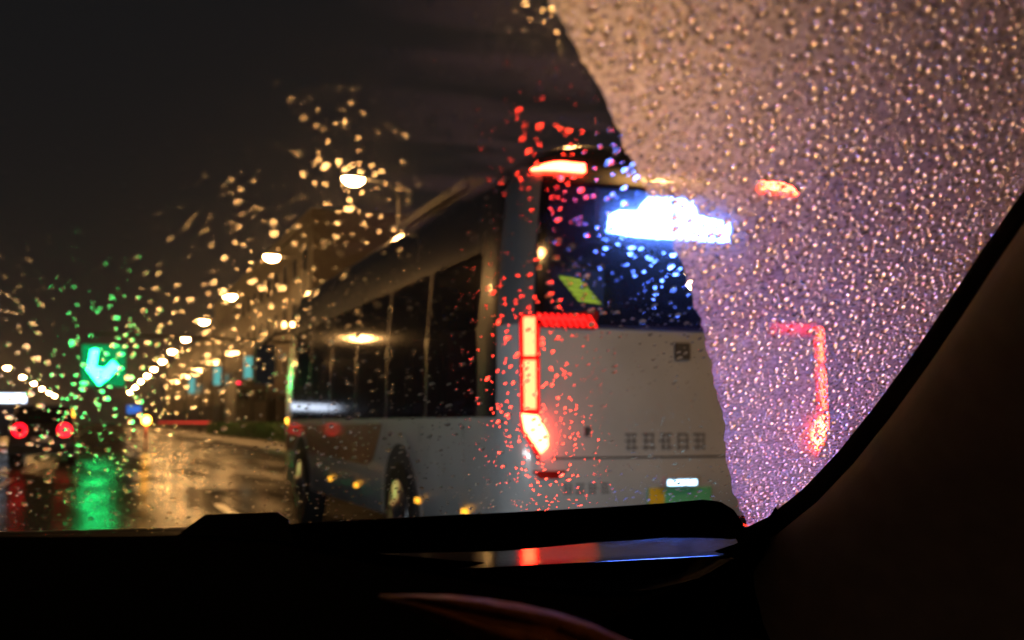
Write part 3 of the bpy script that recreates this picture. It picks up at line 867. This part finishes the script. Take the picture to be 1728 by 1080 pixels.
def rain_sheet(name, poly, A, B, rad, mats, t0, t1, label):
    """one body of water on the glass: a flat misted skin with every drop rising out of it (inner face smooth, skin rough, drops clear)"""
    seg, K = 10, 3
    S = 1000.0
    pts = [Vector((a*S, b*S)) for a, b in poly]; faces = [list(range(len(poly)))]
    ang = rng.uniform(0, 2*np.pi, len(A)); el = rng.uniform(1.0, 1.4, len(A)); t = np.arange(seg)*2*np.pi/seg
    tall = rng.uniform(.70, 1.15, len(A))
    shp = []
    for i in range(len(A)):
        w = 1 + .10*np.sin(2*t+ang[i]) + .06*np.sin(3*t+ang[i]*2)
        ex, ey = np.cos(t)*w*rad[i], np.sin(t)*w*el[i]*rad[i]
        shp.append((ex, ey)); b0 = len(pts)
        pts += [Vector(((A[i]+x)*S, (B[i]+y)*S)) for x, y in zip(ex, ey)]
        faces.append(list(range(b0, b0+seg)))
    ov, oe, of, orv, ore, orf = mgeo.delaunay_2d_cdt(pts, [], faces, 0, 1e-4)
    vs = [gp(v.x/S, v.y/S, t1) for v in ov]; fs = []; mi = []; sm = []
    for f, src in zip(of, orf):
        if 0 in src and len(src) == 1: fs.append(tuple(f)); mi.append(1); sm.append(False)
    for i in range(len(A)):
        ex, ey = shp[i]; h = tall[i]; Rr = (1+h*h)/(2*h); rg = []
        for k in range(K):
            sfr = math.cos(math.pi/2*k/K); z = (math.sqrt(max(0, Rr*Rr-sfr*sfr))-(Rr-h))*rad[i]
            b0 = len(vs); vs += [gp(A[i]+x*sfr, B[i]+y*sfr, t1+z) for x, y in zip(ex, ey)]; rg.append(b0)
        tp = len(vs); vs.append(gp(A[i], B[i], t1+h*rad[i]))
        for k in range(K-1):
            for q in range(seg):
                q2 = (q+1) % seg; fs.append((rg[k]+q, rg[k]+q2, rg[k+1]+q2, rg[k+1]+q)); mi.append(2); sm.append(True)
        for q in range(seg): fs.append((rg[-1]+q, rg[-1]+(q+1) % seg, tp)); mi.append(2); sm.append(True)
    n = len(poly); b0 = len(vs)
    vs += [gp(a, b, t0) for a, b in poly]; fs.append(tuple(range(b0, b0+n))[::-1]); mi.append(0); sm.append(False)
    me = bpy.data.meshes.new(name); me.from_pydata([tuple(v) for v in vs], [], fs)
    for m_ in mats: me.materials.append(m_)
    me.polygons.foreach_set('material_index', mi); me.polygons.foreach_set('use_smooth', sm)
    me.update()
    # every face of the outer skin must look outward, the inner face toward the cabin
    bm = bmesh.new(); bm.from_mesh(me)
    for f in bm.faces:
        d = f.normal.dot(GN)
        if (f.material_index == 0 and d > 0) or (f.material_index != 0 and d < 0): f.normal_flip()
    bm.to_mesh(me); bm.free()
    o = bpy.data.objects.new(name, me); col.objects.link(o)
    return tag(o, label, 'raindrops', kind='stuff')
A_, B_, r_ = scatter(45000, min(fa), max(fa), min(fb), max(fb), lambda n: np.clip(rng.lognormal(math.log(.00105), .52, n), .0004, .0029), lambda A, B: inside(film_poly, A, B), 1.14)
ins = [np.ones(len(A_), bool)]
for dx, dy in ((1,0),(-1,0),(0,1),(0,-1)): ins.append(inside(film_poly, A_+dx*r_*1.7, B_+dy*r_*1.7))
k_ = np.all(ins, 0); A_, B_, r_ = A_[k_], B_[k_], r_[k_]
print('film drops', len(A_))
rain_sheet('raindrops', film_poly, A_, B_, r_, [M['water'], M['film'], M['dome_rough']], .0008, .0014, 'dense glittering raindrops and mist on the unwiped right part of the windscreen')
wl_ = [ab(on_glass(x, y)) for x, y in ((-60,-60),(905,-60),(1262,905),(-60,905))]
wa = [p[0] for p in wl_]; wb = [p[1] for p in wl_]
A_, B_, r_ = scatter(7500, min(wa), max(wa), min(wb), max(wb), lambda n: np.clip(rng.lognormal(math.log(.00105), .5, n), .0004, .0028), lambda A, B: ~inside(film_poly, A, B), 1.4)
drops('raindrops', A_, B_, r_, .038, .0004, M['dome_clear'], 'scattered clear raindrops on the wiped part of the windscreen')

# smear left by the wiper on the sky above the coach
def smear_mat():
    m, n, l = mat('wiper_smear')
    out = n.new('ShaderNodeOutputMaterial'); tr = n.new('ShaderNodeBsdfTransparent'); t = n.new('ShaderNodeBsdfTranslucent'); mx = n.new('ShaderNodeMixShader')
    t.inputs[0].default_value = (.62, .56, 1.0, 1)  # violet glow put into the smear's own colour
    tc = n.new('ShaderNodeTexCoord'); mp = n.new('ShaderNodeMapping'); mp.inputs['Rotation'].default_value = (0, 0, R(20)); mp.inputs['Scale'].default_value = (9, 60, 60)
    nz = n.new('ShaderNodeTexNoise'); nz.inputs['Scale'].default_value = 1; nz.inputs['Detail'].default_value = 5; nz.inputs['Distortion'].default_value = .6
    r = n.new('ShaderNodeMapRange'); r.inputs[1].default_value = .42; r.inputs[2].default_value = .62; r.inputs[3].default_value = 0; r.inputs[4].default_value = .12
    sx = n.new('ShaderNodeSeparateXYZ'); fx = n.new('ShaderNodeMapRange'); fx.interpolation_type = 'SMOOTHSTEP'
    fx.inputs[1].default_value = SMX0; fx.inputs[2].default_value = SMX1
    mu = n.new('ShaderNodeMath'); mu.operation = 'MULTIPLY'
    l.new(tc.outputs['Object'], mp.inputs[0]); l.new(mp.outputs[0], nz.inputs[0]); l.new(nz.outputs[0], r.inputs[0])
    l.new(tc.outputs['Object'], sx.inputs[0]); l.new(sx.outputs[0], fx.inputs[0])
    l.new(r.outputs[0], mu.inputs[0]); l.new(fx.outputs[0], mu.inputs[1]); l.new(mu.outputs[0], mx.inputs[0])
    l.new(tr.outputs[0], mx.inputs[1]); l.new(t.outputs[0], mx.inputs[2]); l.new(mx.outputs[0], out.inputs[0]); return m
sm_px = [(480,-60),(903,-60),(923,2),(957,62),(1000,142),(1034,222),(1040,240),(930,252),(860,300),(760,355),(640,420),(560,440)]
SMX0, SMX1 = on_glass(480, 200).x, on_glass(900, 200).x
tag(MB().add([on_glass(x, y, .0002) for x, y in sm_px], [tuple(range(len(sm_px)))]).build('rain_film', smear_mat()), 'faint streaky wiper smear on the glass above the coach', 'rain film', kind='stuff')

# ------------------------------------------------------------------ rain haze
hz = MB().box((-420, -70, -1.1), (420, 1850, 24)).build('haze', None)
hm, hn, hl_ = mat('rain_haze')
ho = hn.new('ShaderNodeOutputMaterial'); hv = hn.new('ShaderNodeVolumePrincipled')
hv.inputs['Color'].default_value = (.85, .85, .88, 1); hv.inputs['Density'].default_value = .0003; hv.inputs['Anisotropy'].default_value = .86
hl_.new(hv.outputs[0], ho.inputs['Volume'])
hz.data.materials.clear(); hz.data.materials.append(hm)
tag(hz, 'thin rain haze hanging in the night air', 'haze', kind='stuff')
